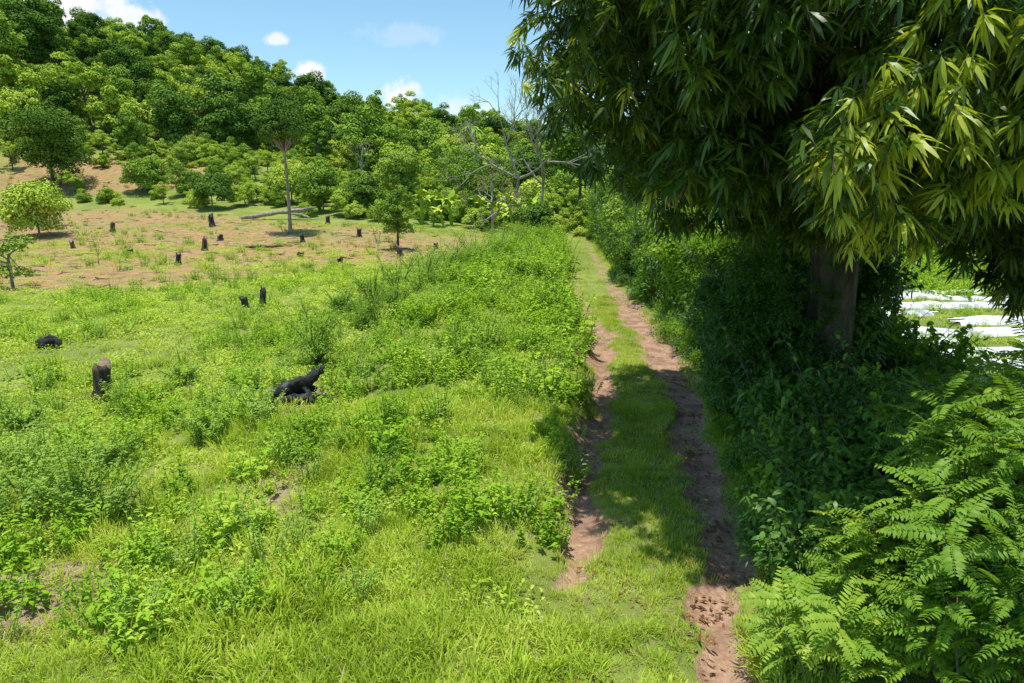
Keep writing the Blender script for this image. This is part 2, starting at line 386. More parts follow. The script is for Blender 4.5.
# ---------------------------------------------------------------- trees
def crown(g,C,rad,nl,size,zmin=-.5,mat=0,jit=.7,asp=.6):
    for c,r in zip(C,rad):
        k=int(nl*np.clip((r[0]/np.mean(rad))**2,.3,2.5))
        u=sphere(k,zmin); f=R(.65,1.1,k)[:,None]
        P=c+u*r*f; N=u+rng.normal(size=(k,3))*jit*.6+np.array([0,0,.5])
        base=rng.random()
        rhombi(g,P,N,R(size*.6,size*1.3,k),asp,mat,np.clip(rng.random(k)*.65+base*.35,0,1))
def lobes(c,Rr,k,lr,zmin=-.35,var=1.5):
    u=sphere(k,zmin); f=R(.35,.95,k)[:,None]
    C=np.asarray(c)+u*np.asarray(Rr)*f
    rr=(lr*np.exp(R(-.45,.4,k)))[:,None]*np.stack([R(.9,1.15,k),R(.9,1.15,k),R(.6,.95,k)],1); return C,rr
def tree(name,h,cr,ch,k,nl,leaf,mats,coll=None,trunk=.22,lr=None,zmin=-.4,lean=.0,limbs=8,lz=-.5):
    g=Geo(); zc=h-ch*.5
    top=np.array([lean,lean*.5,zc])
    tube(g,bez((0,0,-.5),(lean*.1,0,h*.4),top,7),np.linspace(trunk,trunk*.45,7),7,1,.08)
    C,rr=lobes((lean,lean*.5,zc),(cr,cr,ch*.5),k,lr or cr*.36,zmin)
    for c in C[:limbs]:
        st=np.array([lean*.5,lean*.2,h*random.uniform(.35,.6)])
        tube(g,bez(st,(st+c)/2+np.array([0,0,-.2*cr*.3]),c,4),np.linspace(trunk*.4,trunk*.1,4),5,1)
    crown(g,C,rr,nl,leaf,lz)
    return g.obj(name,mats,coll)
cF=newcoll('forest_tree_kinds')
tree('forest_tree_a',9,3.4,8.5,34,190,.20,[M_tM,M_bark3],cF,zmin=-.9,lean=.5,lr=1.1)
tree('forest_tree_b',10,3.8,9,38,180,.21,[M_tD,M_bark3],cF,zmin=-.9,lr=1.15)
tree('forest_tree_c',7.5,3.9,7,34,190,.20,[M_tL,M_bark3],cF,zmin=-.8,lean=-.6,lr=1.0)
tree('forest_tree_d',12,3.6,8.5,32,190,.20,[M_tM,M_bark3],cF,zmin=-.7,lean=1.2,lr=1.0)
tree('forest_tree_e',6.5,3.4,6.4,32,190,.18,[M_tM,M_bark3],cF,zmin=-.9,lr=1.0)
tree('forest_tree_f',4.6,3.4,4.6,30,190,.18,[M_tL,M_bark3],cF,zmin=-.9,lr=.95)
tree('forest_tree_g',12.5,1.8,11,36,120,.17,[M_tM,M_bark3],cF,zmin=-.9,lr=.75,lean=.8)
tree('forest_tree_h',10,4.8,6.5,40,110,.16,[M_tL,M_bark3],cF,zmin=-.6,lr=.75,lean=-1,lz=-.3)
tree('forest_tree_i',9,2.6,8.2,34,150,.17,[M_tD,M_bark3],cF,zmin=-.9,lr=.8,lean=.8)
exclude(cF)
def fpts(n,x0,x1,y0,y1,dens,mind):
    x=R(x0,x1,n); y=R(y0,y1,n); k=(rng.random(n)<dens(x,y))&(np.abs(x)<.85*y+15); x=x[k];y=y[k]
    keep=[];grid={}
    for i in range(len(x)):
        gi=(int(x[i]//mind),int(y[i]//mind)); ok=True
        for a in(-1,0,1):
            for b in(-1,0,1):
                for j in grid.get((gi[0]+a,gi[1]+b),()):
                    if (x[i]-x[j])**2+(y[i]-y[j])**2<mind*mind: ok=False
        if ok: grid.setdefault(gi,[]).append(i); keep.append(i)
    x=x[keep];y=y[keep]; return np.stack([x,y,H(x,y,False)-.3],1)
def fd(x,y):
    start=np.interp(x,[-120,-60,-45,-10,2,9,11,60],[84,92,100,98,84,72,56,52])
    gap=1-.9*S(.60,.66,fbm(x,y,13,123))*(x<-20)
    return S(0,10,y-start)*S(260,220,y)*gap
P=fpts(9000,-180,100,50,250,fd,3.7); n=len(P)
sc_=np.clip(np.exp(rng.normal(-.24,.32,n)),.35,1.35)*np.interp(P[:,1],[60,110,250],[.75,.9,1.05])
tk=fbm(P[:,0],P[:,1],14,5)
idx=np.where(tk>.55,rng.choice([0,2,5,7,6,2],n),np.where(tk<.46,rng.choice([1,4,8,3,1],n),rng.choice(9,n)))
scatter('forest',P,cF,rz(n,.16),sc_,idx)
def sd(x,y):
    return S(0,4,y-np.interp(x,[-80,-30,-12,0,3],[78,71,62,58,58]))*S(135,115,y)*(1-.93*slopeclear(x,y+3))*S(11,8,x)*np.interp(fbm(x,y,9,17),[.35,.55],[.3,1])
P=fpts(9000,-110,11,56,135,sd,1.5); n=len(P)
scatter('hillside_scrub',P,cF,rz(n,.15),R(.14,.42,n),rng.choice([2,5,5,2,4,0,7,5],n))

def place(o,x,y,s=1,rot=0,dz=0):
    o.location=(x,y,float(H(x,y,False))+dz); o.rotation_euler=(0,0,rot); o.scale=(s,)*3; return o
o=tree('round_dense_tree',10,4.2,9.4,44,380,.15,[M_tD,M_bark],lr=1.5,zmin=-.9); place(o,-53,81,.95)
g=Geo()
tube(g,bez((0,0,-.4),(.15,0,4),(-.1,.1,9),9),np.linspace(.19,.09,9),8,1,.06)
C,rr=lobes((0,0,9.9),(2.6,2.6,2.4),34,.8,-.7)
for c in C: tube(g,bez((0,0,7.4),(c[0]*.4,c[1]*.4,8.6),c,4),[.06,.04,.03,.02],5,1)
crown(g,C,rr,230,.11); o=g.obj('tall_slender_tree',[M_tD,M_bark2]); place(o,-18.0,56,.84)
o=tree('small_field_tree',4.3,1.35,3.6,28,260,.07,[M_tM,M_bark],trunk=.09,lr=.48,zmin=-.9); place(o,-7.7,46.5)
o=tree('dark_shrub_tree',3.9,1.4,3.8,28,260,.08,[M_tD,M_bark],trunk=.1,lr=.55,zmin=-.9); place(o,1.9,55)
for i,(x,y,h,r,mt,nm) in enumerate([(-37,54,4.0,2.6,M_tL,'light_green_bush'),(-31,72,3.4,2.1,M_tD,'dark_green_bush'),(-42,80,3.8,2.1,M_tM,'bush'),
     (-20.6,28,2.6,1.0,M_tM,'young_tree'),(-19,70,4.5,2.3,M_tM,'bush_tree'),(-14,67,3.6,1.8,M_tD,'bush_tree'),(-24,76,4.5,2.2,M_tL,'bush_tree'),
     (-12,76,6,2.5,M_tM,'bush_tree'),(-3,73,5.5,2.3,M_tM,'bush_tree'),(9.5,62,7,2.4,M_tM,'bush_tree'),(-6,84,7,2.8,M_tM,'bush_tree')]):
    sp=i==3
    o=tree(nm,h,r,h*.92,16 if sp else 34,90 if sp else 230,.06 if sp else .11,[mt,M_bark2],trunk=.05+.02*h*.5,lr=r*.34,zmin=-.9); place(o,x,y,rot=i)
def rec(g,p,d,l,r,dep,mat=0,spread=.55):
    d=d/np.linalg.norm(d); e=p+d*l; mid=(p+e)/2+rng.normal(size=3)*l*.06
    tube(g,bez(p,mid,e,4),np.linspace(r,r*.6,4),5 if dep<3 else 6,mat,cap=False)
    if dep==0: return [e]
    out=[]
    for k in range(random.choice([2,3,3])):
        nd=d+rng.normal(size=3)*spread; nd[2]+=.15
        out+=rec(g,e,nd,l*random.uniform(.6,.8),r*.58,dep-1,mat,spread)
    return out
def bare(name,h,x,y,r=.14,twigleaf=None,spread=.55,dep=5):
    g=Geo(); e=rec(g,np.array([0,0,-.3]),np.array([.05,0,1.]),h*.34,r,dep,1,spread); e=np.array(e)
    if twigleaf:
        n=len(e)*4; P=np.repeat(e,4,0)+rng.normal(size=(n,3))*.15; rhombi(g,P,rng.normal(size=(n,3))+[0,0,1],R(.04,.08,n))
    return place(g.obj(name,[twigleaf or M_dry,M_bark2]),x,y)
bare('bare_tree',5.6,-1.5,50.5,.17,M_dry,.55)
bare('sapling',2.3,-23,38,.03,M_tL,.4,3)
bare('sapling',2.0,-8.8,45,.03,M_tL,.35,3)
bare('dead_tree',14,.4,70,.26,None,.5,6); bare('dead_tree',13,3.0,72,.24,None,.5,6)
bare('dead_tree',8,-15,69,.1,M_tL,.4,4)
cB=newcoll('banana_plant_kinds')
for v in range(2):
    g=Geo(); tube(g,[(0,0,-.2),(0,0,1),(.05,0,2.0)],[.16,.13,.09],7,1)
    n=10; a=np.arange(n)*2.4+v; el=R(.6,2.2,n)
    P=np.tile([[.03,0,1.9]],(n,1)); D=np.stack([np.cos(a),np.sin(a),el],1)
    leaves(g,P,D,np.tile([[0,0,1.]],(n,1))+rng.normal(size=(n,3))*.2,R(1.3,2.3,n),R(.35,.5,n),R(.3,.9,n),(.3,.75),(1,.85),.15)
    g.obj('banana_plant_'+'ab'[v],[M_tL,M_weed],cB)
exclude(cB)
x=R(-9,3,26); y=R(60,68,26)
scatter('banana_grove',np.stack([x,y,H(x,y,False)],1),cB,rz(26,.15),R(.6,1.2,26),rng.integers(0,2,26))
for (x,y,h) in [(-5,92,9),(-29,112,8)]:
    g=Geo(); tube(g,bez((0,0,-1),(.5,0,h*.5),(.2,0,h),6),np.linspace(.17,.11,6),6,1)
    n=26; a=R(0,6.28,n); P=np.tile([[.2,0,h]],(n,1)); D=np.stack([np.cos(a),np.sin(a),R(-.2,1.2,n)],1)
    leaves(g,P,D,np.tile([[0,0,1.]],(n,1)),R(1.8,2.6,n),R(.3,.5,n),.7); place(g.obj('coconut_palm',[M_tM,M_bark2]),x,y)

# ---------------------------------------------------------------- shrubs (hedge)
cH=newcoll('hedge_shrub_kinds')
def shrub(name,h,r,k,nl,leaf,asp,mats,coll=None,lr=.3,droop=.35,stems_=6,zmin=-.5,shoots=0):
    g=Geo(); C,rr=lobes((0,0,h*.5),(r,r,h*.5),k,lr,-.9)
    for c,q in zip(C,rr):
        u=sphere(nl,zmin); P=c+u*q*R(.6,1.15,nl)[:,None]
        D=u*.8+rng.normal(size=(nl,3))*.5; D[:,2]-=.1
        N=rng.normal(size=(nl,3))*.4+u*.5+np.array([0,0,.8])
        ll=R(leaf*.6,leaf*1.3,nl); bb=rng.random()
        leaves(g,P,D,N,ll,ll*asp,droop,(.35,.7),(1,.75),.1,0,np.clip(rng.random(nl)*.7+.3*bb,0,1))
    for c in C[:stems_]: tube(g,bez((0,0,-.1),(c[0]*.3,c[1]*.3,c[2]*.6),c,4),[.03,.02,.015,.006],5,1)
    for s in range(shoots):
        a=R(0,6.28); b=np.array([r*.5*math.cos(a),r*.5*math.sin(a),h*.5]); ln=R(.6,1.1)*h*.8
        e=b+np.array([math.cos(a)*ln*R(.2,.9),math.sin(a)*ln*R(.2,.9),ln*R(.5,1.1)]); mid=(b+e)/2+np.array([0,0,.2])
        tube(g,bez(b,mid,e,5),np.linspace(.012,.003,5),4,1); nn=22; t=R(.1,1,nn)
        P=b*(1-t[:,None])**2+2*mid*(t*(1-t))[:,None]+e*(t*t)[:,None]
        D=rng.normal(size=(nn,3))+nrm(e-b)*.5; D[:,2]-=.2
        ll=R(leaf*.7,leaf*1.3,nn); leaves(g,P,D,rng.normal(size=(nn,3))*.4+np.array([0,0,1]),ll,ll*asp,droop)
    return g.obj(name,mats,coll)
shrub('hedge_shrub_a',1.2,.65,12,105,.095,.45,[M_hedge,M_bark],cH,shoots=5)
shrub('hedge_shrub_b',1.0,.6,11,105,.085,.5,[M_hedgeL,M_bark],cH,shoots=5)
shrub('hedge_shrub_c',1.4,.6,12,95,.12,.38,[M_hedge,M_bark],cH,shoots=6)
shrub('hedge_shrub_d',.7,.6,12,100,.065,.55,[M_hedge,M_bark],cH,lr=.24)
shrub('hedge_shrub_e',1.1,.6,10,75,.14,.6,[M_hedgeL,M_bark],cH,shoots=5)
shrub('hedge_shrub_f',1.6,.5,10,120,.10,.2,[M_hedgeL,M_bark],cH,shoots=8,lr=.24)
exclude(cH)
pp=[];ss=[];ii=[]
def hz(y): return np.interp(y,[4,8,12,20,40,65],[.7,1.1,2.1,2.9,3.3,3.9])
for k in range(1300):
    y=4.5+58*random.random()**1.35; w=np.interp(y,[4,10,20,60],[4.5,4.2,3.6,3.5])
    e=float(cx(y))+1.3+.9*(float(vn(0,y,2.3,5))-.35)*(y>9); d=w*random.random()
    if y<7.5 and e+d>2.6 and random.random()<.6: continue
    x=e+d; h=float(hz(y))*min(1,.2+d/1.5)*(.3+1.35*float(vn(x,y,2.0,71)))
    if d<.6: z=0;s=random.uniform(.25,.65);i=random.choice([3,3,1,0,5])
    else:
        z=max(0,h*random.random()**.7-.5); s=random.uniform(.5,1.2)*(1+.25*(y>20)); i=random.choice([0,0,2,2,3,4,0,5,4] if y<13.5 else [0,1,2,4,2,4,1,5,0,5])
    if y<6.2 and 1.9<x<3: continue
    if y<12 and x>5.6: z=min(z,.1); s=min(s,.7)
    if y>11 and x>6.2+.35*(y-11) : z=min(z,.1)
    pp.append((x,y,float(H(x,y,False))+z-.05)); ss.append(s); ii.append(i)
for k in range(110):
    a=random.uniform(0,6.28); r=random.uniform(.4,1.3); z=random.uniform(0,1.5)*(1.35-r*.7)
    x=4.5+r*math.cos(a)*.8; y=11.7+r*math.sin(a); z*= 2.3 if x<4.6 else .8
    pp.append((x,y,z)); ss.append(random.uniform(.3,.7)); ii.append(random.choice([0,3,2]))
for k in range(70):   # creepers climbing the mango trunk
    a=random.uniform(2.4,5.6); z=2.9*random.random()**1.3
    if a>4.4 and z>1.4 and random.random()<.7: continue
    pp.append((5.45+.40*math.cos(a),11.5+.40*math.sin(a),z-.15)); ss.append(random.uniform(.14,.26)); ii.append(3)
for k in range(110):
    x=random.uniform(5.4,9.5); y=random.uniform(6.5,11.5); pp.append((x,y,random.uniform(-.2,.15))); ss.append(random.uniform(.4,.75)); ii.append(random.choice([0,2,3,4]))
for k in range(26):
    x=random.uniform(7.5,13); y=random.uniform(11,13.5); pp.append((x,y,random.uniform(-.3,.0))); ss.append(random.uniform(.3,.6)); ii.append(random.choice([1,4,5]))
pp=np.array(pp); scatter('roadside_hedge',pp,cH,rz(len(pp),.35),np.array(ss),ii)
for i,(x,y,h,r,mt) in enumerate([(5.8,21,4.2,1.4,M_hedgeL),(6.6,26,4.6,1.6,M_tM),(6.8,32,4.8,1.8,M_tL),(7.4,39,5.4,1.9,M_tM),(8.3,46,6.0,2.1,M_tM),(9.2,53,7.5,2.4,M_tM),(9.5,35,6.5,2.3,M_tD),(11,44,8,2.6,M_tM)]):
    o=tree('hedge_tree',h,r,h*.9,36,280,.065 if y<35 else .09,[mt,M_bark],trunk=.1,lr=r*.34,zmin=-.9); place(o,x,y,rot=i)

# shrubs in the field
def fshrub(x,y,h,r,ns=22,nl=26,leaf=.09,asp=.2,mat=None,nm='feathery_shrub'):
    o=stems(nm,ns,nl,h,r*.4,leaf,asp,mat or M_feather,lean=r/h*1.2,coll=sc.collection)
    place(o,x,y,rot=random.random()*6,dz=.05)
for x,y,h,r in [(-4.9,10.4,.65,.35),(-5.6,8.1,1.0,.6),(-5.0,7.7,.95,.55),(-6.5,8.4,.9,.6),(-7.4,9.6,.7,.5),(-4.4,11.5,.5,.3),(-6.1,7.5,.8,.5),(-8.3,11,.6,.4),(-5.9,9.4,.6,.4),(-7.0,14,.5,.4),(-3.2,17.5,.7,.5)]:
    fshrub(x,y,h,r,30,32,.10,.32)
for x,y,h,r in [(-4.65,15.8,1.25,.62),(-4.4,19.8,1.0,.55),(-4.3,25,1.7,.85),(-3.6,27,1.8,.9),(-4.9,23.4,1.3,.7),(-5.6,22,.8,.5),(-2.9,30,1.9,.9),(-1.8,35,2.0,1.0),(-.8,39.5,2.0,1.0),(.1,43,1.9,1),(-2.3,32.5,1.7,.9),(-1.0,46,1.9,1.0),(-3.7,21.5,1.1,.6),(.8,49,1.8,1.0),(-3.3,28.5,1.5,.7)]:
    o=shrub('field_bush',h*.95,r*.9,26,95,.085,.32,[M_feather,M_bark],lr=r*.34,shoots=12); place(o,x,y,rot=random.random()*6)
g=Geo(); n=26; a=R(0,6.28,n); P=np.stack([.08*np.cos(a),.08*np.sin(a),np.zeros(n)],1)
leaves(g,P,np.stack([np.cos(a)*R(.2,.8,n),np.sin(a)*R(.2,.8,n),np.ones(n)],1),np.stack([-np.cos(a),-np.sin(a),np.full(n,.5)],1),R(.35,.6,n),R(.035,.055,n),.45)
place(g.obj('strap_leaf_plant',[M_feather]),-3.55,5.75)

# ---------------------------------------------------------------- pinnate shrub (right foreground)
cP=newcoll('pinnate_sprays')
def frond(g,b,d,L,npair=11,lf=.085):
    d=d/np.linalg.norm(d); path=np.array([b+d*L*t+np.array([0,0,-1])*.35*L*t*t for t in np.linspace(0,1,6)])
    tube(g,path,np.linspace(.004,.0015,6),4,0)
    t=np.linspace(.12,.98,npair); C=b+d*L*t[:,None]+np.array([[0,0,-1]])*.35*L*(t*t)[:,None]
    tang=nrm(d[None]+np.array([[0,0,-1]])*.7*t[:,None]); side=nrm(np.cross(tang,np.array([[0,0,1.]])))
    bb=rng.random()
    for s in(-1,1):
        D=side*s+tang*.45+rng.normal(size=C.shape)*.07
        l=lf*np.sin(np.clip(t*2.6+.35,0,3))**.5*R(.9,1.1,npair)
        leaves(g,C,D,np.tile([[0,0,1.]],(npair,1))+rng.normal(size=C.shape)*.15,l,l*.38,.25,(.3,.7),(1,.8),.08,0,np.clip(R(0,.5,npair)+.5*bb,0,1))
for v in range(3):
    g=Geo(); h=.28; tube(g,[(0,0,-.25),(0,0,0),(.03,0,h)],[.008,.007,.004],5,1)
    for k in range(8):
        a=k*2.4+v; z=h*k/8; e=.15+.7*k/8
        frond(g,np.array([0,0,z]),np.array([math.cos(a),math.sin(a),e]),random.uniform(.32,.50),lf=.078)
    g.obj('pinnate_spray_'+'abc'[v],[M_pinn,M_bark],cP)
exclude(cP)
pp=[]
for c,r,k in [((4.2,5.2,1.4),(.85,.7,.85),70),((3.35,4.95,.8),(.6,.5,.5),44),((2.7,4.9,.4),(.5,.42,.3),26),((3.5,5.7,.6),(.6,.5,.35),20),((4.9,5.4,1.8),(.8,.9,.8),50),((3.6,4.5,.8),(.6,.4,.7),34),((5.2,7.2,1.3),(.8,.8,.5),22)]:
    u=sphere(k,-.35); pp.append(np.array(c)+u*np.array(r)*R(.6,1.15,k)[:,None])
pp=np.concatenate(pp); n=len(pp)
scatter('pinnate_leaf_shrub',pp,cP,rz(n,.6),R(.65,1.15,n),rng.integers(0,3,n))
k=80; x=R(2.9,5.6,k); y=R(5,7.5,k); scatter('undergrowth',np.stack([x,y,R(-.2,.15,k)+.14*(x-3)],1),cH,rz(k,.3),R(.35,.65,k),rng.choice([0,2,3,4],k))

# ---------------------------------------------------------------- mango tree
TB=np.array([5.45,11.5,0.])
cM=newcoll('mango_leaf_whorls')
def whorl(name,n,l,w,mat,hang=0):
    g=Geo(); a=np.arange(n)*2.4+R(-.3,.3,n); z=R(-.12,.02,n)
    P=np.stack([.015*np.cos(a),.015*np.sin(a),z],1)
    D=np.stack([np.cos(a),np.sin(a),R(-.75,.55,n)-hang],1)
    N=np.stack([np.cos(a)*.3,np.sin(a)*.3,np.ones(n)],1)+rng.normal(size=(n,3))*.25
    leaves(g,P,D,N,R(l*.6,l*1.15,n),R(w*.8,w*1.1,n),R(.3,.8,n),(.3,.72),(1,.78),.14)
    tube(g,[(0,0,-.3),(0,0,-.1),(0,0,0)],[.008,.006,.004],4,1)
    return g.obj(name,[mat,M_bark],cM)
whorl('mango_whorl_a',15,.21,.044,M_mango); whorl('mango_whorl_b',17,.19,.040,M_mango,.2); whorl('mango_whorl_c',13,.23,.046,M_mango,.4)
whorl('mango_whorl_d',16,.21,.040,M_mangoL,.7); whorl('mango_whorl_e',14,.19,.040,M_mangoL,.3)
exclude(cM)
cc=np.array([5.8,10.7,6.5]); rad=np.array([5.5,5.0,3.5])
C=[];RR=[]
u=sphere(500,-.85); u=u[rng.permutation(500)]
for q in u:
    c=cc+q*rad*random.uniform(.70,.92)
    if q[2]<-.6 and random.random()<.6: continue
    if c[2]<3.9 and c[0]<8 and c[1]<14 and c[0]>4.3: continue
    if all(np.linalg.norm(c-d)>1.05 for d in C): C.append(c); RR.append(random.uniform(.55,1.1))
ext=[(3.3,6.1,4.7,.55),(4.0,6.3,5.3,.6),(3.0,6.8,5.7,.7),(4.6,6.3,4.6,.6),(5.3,6.4,5.2,.7),(2.3,7.5,5.5,.7),(4.3,7.2,6,.9),(5.6,7.4,4.2,.7),(8.2,9.5,3.7,.8),(9.2,10,3.0,.8),(8.6,8.4,3.4,.7),(7.4,9.3,4.0,.8),(6.6,8.1,4.0,.8),(3.1,9.0,4.6,.8),(4,10,4.2,.7),(10.3,11,3.2,.8),
   (.9,9.0,5.2,.65),(1.2,8.2,6.2,.75),(1.6,9.6,4.5,.6),(.8,10.5,6.0,.7),(2.3,8.3,4.3,.6),(2.0,7.0,6.4,.8),(6.9,7.4,3.9,.6),(7.7,8.0,3.3,.6),(4.9,9.2,3.9,.5),
   (3.15,6.3,3.95,.36),(3.7,6.7,3.75,.4),(2.9,6.1,4.35,.4),(4.2,6.6,4.1,.42),
   (6.9,9.5,3.0,.5),(6.4,9.2,3.4,.5),(5.7,8.9,3.75,.5),(7.3,9.6,2.65,.42),(6.5,9.7,3.6,.6),(5.3,10.2,3.75,.5),(4.6,10.6,3.5,.45),(7.6,9.9,3.3,.6),(5.9,9.6,3.9,.55)]
C+=[np.array(v[:3],float) for v in ext]; RR+=[v[3] for v in ext]
C=np.array(C); RR=np.array(RR)
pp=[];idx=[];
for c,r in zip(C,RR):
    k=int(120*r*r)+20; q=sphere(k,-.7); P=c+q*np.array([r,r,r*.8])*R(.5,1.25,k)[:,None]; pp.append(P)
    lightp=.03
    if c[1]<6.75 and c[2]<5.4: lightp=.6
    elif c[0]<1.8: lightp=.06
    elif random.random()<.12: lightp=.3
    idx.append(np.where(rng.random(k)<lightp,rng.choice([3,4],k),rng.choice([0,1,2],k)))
q=sphere(1100,-.6); P=cc+q*rad*R(.3,.75,1100)[:,None]; P=P[(P[:,2]>4.4)]; pp.append(P); idx.append(rng.choice([0,1,2],len(P)))
pp=np.concatenate(pp); idx=np.concatenate(idx); n=len(pp)
mt_parent=bpy.data.objects.new('mango_tree',None); sc.collection.objects.link(mt_parent)
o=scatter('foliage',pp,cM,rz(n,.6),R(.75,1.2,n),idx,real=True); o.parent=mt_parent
g=Geo()
pth=np.array([(0,0,-.3),(0,0,.2),(-.03,0,.9),(.02,0,1.7),(.0,.02,2.5),(-.05,0,3.3),(-.1,-.05,4.2),(0,-.1,5.2),(.2,-.2,6.5)])+TB
tube(g,pth,[.60,.50,.40,.37,.36,.38,.31,.24,.15],18,0,.05)
for j,c in enumerate(C):
    z0=random.uniform(3.7,5.2); st=TB+np.array([-.05,-.05,z0]); up=1.3 if c[2]<4.3 else random.uniform(.2,.9)
    mid=st*.45+c*.55+np.array([0,0,up])
    rr=.13 if (j%6==0 and c[2]>4.4) else .045
    tube(g,bez(st,mid,c,8),np.linspace(rr,.012,8),7,0,.06)
for e in [(2.2,9.0,6.3),(9.3,11,6.8),(4.2,7.4,5.9),(6.5,14,7),(3.3,13,6.4)]:
    st=TB+np.array([0,0,3.2]); e=np.array(e); mid=(st+e)/2+np.array([0,0,.7]); tube(g,bez(st,mid,e,9),np.linspace(.22,.05,9),10,0,.06)
o=g.obj('trunk',[M_bark],smooth=True); o.parent=mt_parent

# ---------------------------------------------------------------- litter
cL=newcoll('fallen_leaf_kinds')
for v in range(3):
    g=Geo(); n=7; P=np.stack([R(-.2,.2,n),R(-.2,.2,n),R(.012,.035,n)],1); a=R(0,6.28,n)
    leaves(g,P,np.stack([np.cos(a),np.sin(a),R(-.05,.25,n)],1),rng.normal(size=(n,3))*.2+[0,0,1],R(.06,.13,n),R(.02,.035,n),.15,fold=.2)
    g.obj('fallen_leaves_'+'abc'[v],[M_litter],cL)
exclude(cL)
P=pts(1900,-1,8,4.4,15,lambda x,y:np.where(rutmask(x,y)>.3,1,.3)*S(-.3,.8,x-cx(y)+.6)*(x<cx(y)+1.8)); n=len(P)
scatter('fallen_leaves',P,cL,rz(n,.1),R(.5,1.0,n),rng.integers(0,3,n))
P=pts(900,-9,2,4,16,lambda x,y:soilmask(x,y)*.8+.03); n=len(P)
scatter('leaf_debris',P,cL,rz(n,.1),R(.4,.8,n),rng.integers(0,3,n))

# ---------------------------------------------------------------- stumps, logs
def stump(nm,x,y,h,r,mat,lean=(0,0),jag=.25):
    g=Geo(); k=7; n=14; th=np.linspace(0,2*np.pi,n,endpoint=False)
    prof=1+.18*np.sin(th*3+x)+.12*np.sin(th*5+y); Vv=[]
    for i in range(k):
        t=i/(k-1); rr=r*(1.35-.45*min(1,t*3)+.04*math.sin(7*t))*prof*(1+.06*rng.uniform(-1,1,n))
        top=(h*t)*np.ones(n)
        if i==k-1: top=top+h*jag*(np.sin(th*2+x)*.5+rng.uniform(-.5,.5,n))
        Vv.append(np.stack([rr*np.cos(th)+lean[0]*t*h,rr*np.sin(th)+lean[1]*t*h,top-.05],1))
    ct=np.array([[lean[0]*h,lean[1]*h,h*.93-.05]]); Vv=np.concatenate(Vv+[ct]); q=[];c=k*n
    for i in range(k-1):
        for j in range(n): q.append((i*n+j,i*n+(j+1)%n,(i+1)*n+(j+1)%n,(i+1)*n+j))
    g.add(Vv,[q],.5,0)
    tri=[((k-1)*n+j,(k-1)*n+(j+1)%n,c) for j in range(n)]
    g.F.append((np.array(tri),1))
    return place(g.obj(nm,[mat,mat if mat is M_char else M_cut]),x,y)
stump('tree_stump',-8.05,12.9,.72,.18,M_stump,(.05,0),.22)
stump('charred_stump',-9.0,23,.5,.13,M_char,(-.3,0)); stump('charred_stump',-8.6,23.2,.75,.11,M_char,(.12,0),.4)
for (x,y,h,r) in [(-20.6,46,.9,.17),(-26,60,1.0,.22),(-18.6,38,.6,.13),(-12,54,.7,.2),(-15.5,51,.6,.17),(-30,47,.6,.15),(-27.5,36,.4,.12),(-7,43,.6,.16),(-9.6,38,.4,.17),(-33,57,.8,.2),(-5.2,47,.5,.16),(-24.5,44,.35,.17),(-16.5,62,.7,.2),(-13,42,.35,.2),(-22,52,.45,.2)]:
    stump('tree_stump',x,y,h,r,random.choice([M_stump,M_stump,M_char]),(random.uniform(-.2,.2),0),random.uniform(.1,.4))
def log(nm,x,y,parts,mat):
    g=Geo()
    for ptsx,rd in parts:
        P=np.array(ptsx,float); pth=bez(P[0],P[1],P[2],11); pth[1:-1]+=rng.normal(size=(9,3))*rd*.18
        rr=np.interp(np.linspace(0,1,11),[0,.15,.5,.85,1],np.array([.6,1,.95,.85,.4]))*rd
        tube(g,pth,rr,10,0,.25)
    return place(g.obj(nm,[mat]),x,y,dz=.02)
log('charred_log',-4.15,12.7,[([(-.55,-.1,.08),(-.1,0,.25),(.38,.12,.5)],.15),([(-.6,.12,.05),(-.2,.1,.1),(.3,.2,.16)],.13),([(-.25,-.2,.05),(.1,-.12,.1),(.6,.05,.07)],.09),([(.1,.05,.35),(.2,0,.2),(.3,-.16,.0)],.07),([(.25,.1,.4),(.42,.15,.52),(.5,.1,.66)],.07),([(.2,.1,.4),(.3,.3,.5),(.2,.35,.55)],.05),([(-.2,0,.2),(-.1,-.1,.35),(.1,-.1,.42)],.06)],M_char)
log('charred_log',-12.0,17.2,[([(-.3,0,.1),(0,0,.2),(.3,.1,.12)],.15),([(-.1,.1,.1),(0,0,.25),(.15,0,.3)],.08)],M_char)
log('fallen_log',-21.5,64,[([(-3.5,0,.2),(0,0,.6),(3.2,1,1.1)],.2),([(1,0,.6),(2,.4,.5),(3,-.5,.2)],.12)],M_bark2)
log('fallen_log',-17,47,[([(-1.2,0,.1),(0,0,.15),(1.2,.5,.12)],.1)],M_stump)
log('fallen_log',-31,38,[([(-1.0,0,.08),(0,0,.12),(1.,-.4,.1)],.09)],M_bark2)
cR=newcoll('debris_kinds')
g=Geo(); tube(g,[(-.5,0,.03),(0,.06,.05),(.5,0,.03)],[.02,.025,.012],6,0,.1); g.obj('dead_branch_a',[M_bark2],cR)
g=Geo(); tube(g,[(-.4,.1,.03),(0,0,.06),(.4,.15,.1)],[.03,.022,.012],6,0,.1); tube(g,[(0,0,.05),(.2,-.2,.06),(.3,-.35,.02)],[.02,.015,.01],5,0); g.obj('dead_branch_b',[M_stump],cR)
import bmesh
bm=bmesh.new(); bmesh.ops.create_icosphere(bm,subdivisions=2,radius=.12)
for v in bm.verts: v.co*=random.uniform(.8,1.2); v.co.z*=.6
me=bpy.data.meshes.new('stone'); bm.to_mesh(me); bm.free(); me.materials.append(M_rock); o=bpy.data.objects.new('stone',me); cR.objects.link(o)
exclude(cR)
P=pts(2000,-60,3,22,84,lambda x,y:drymask(x,y)*.8); n=len(P)
scatter('field_debris',P,cR,rz(n,.12),R(.3,1.3,n),rng.integers(0,3,n))
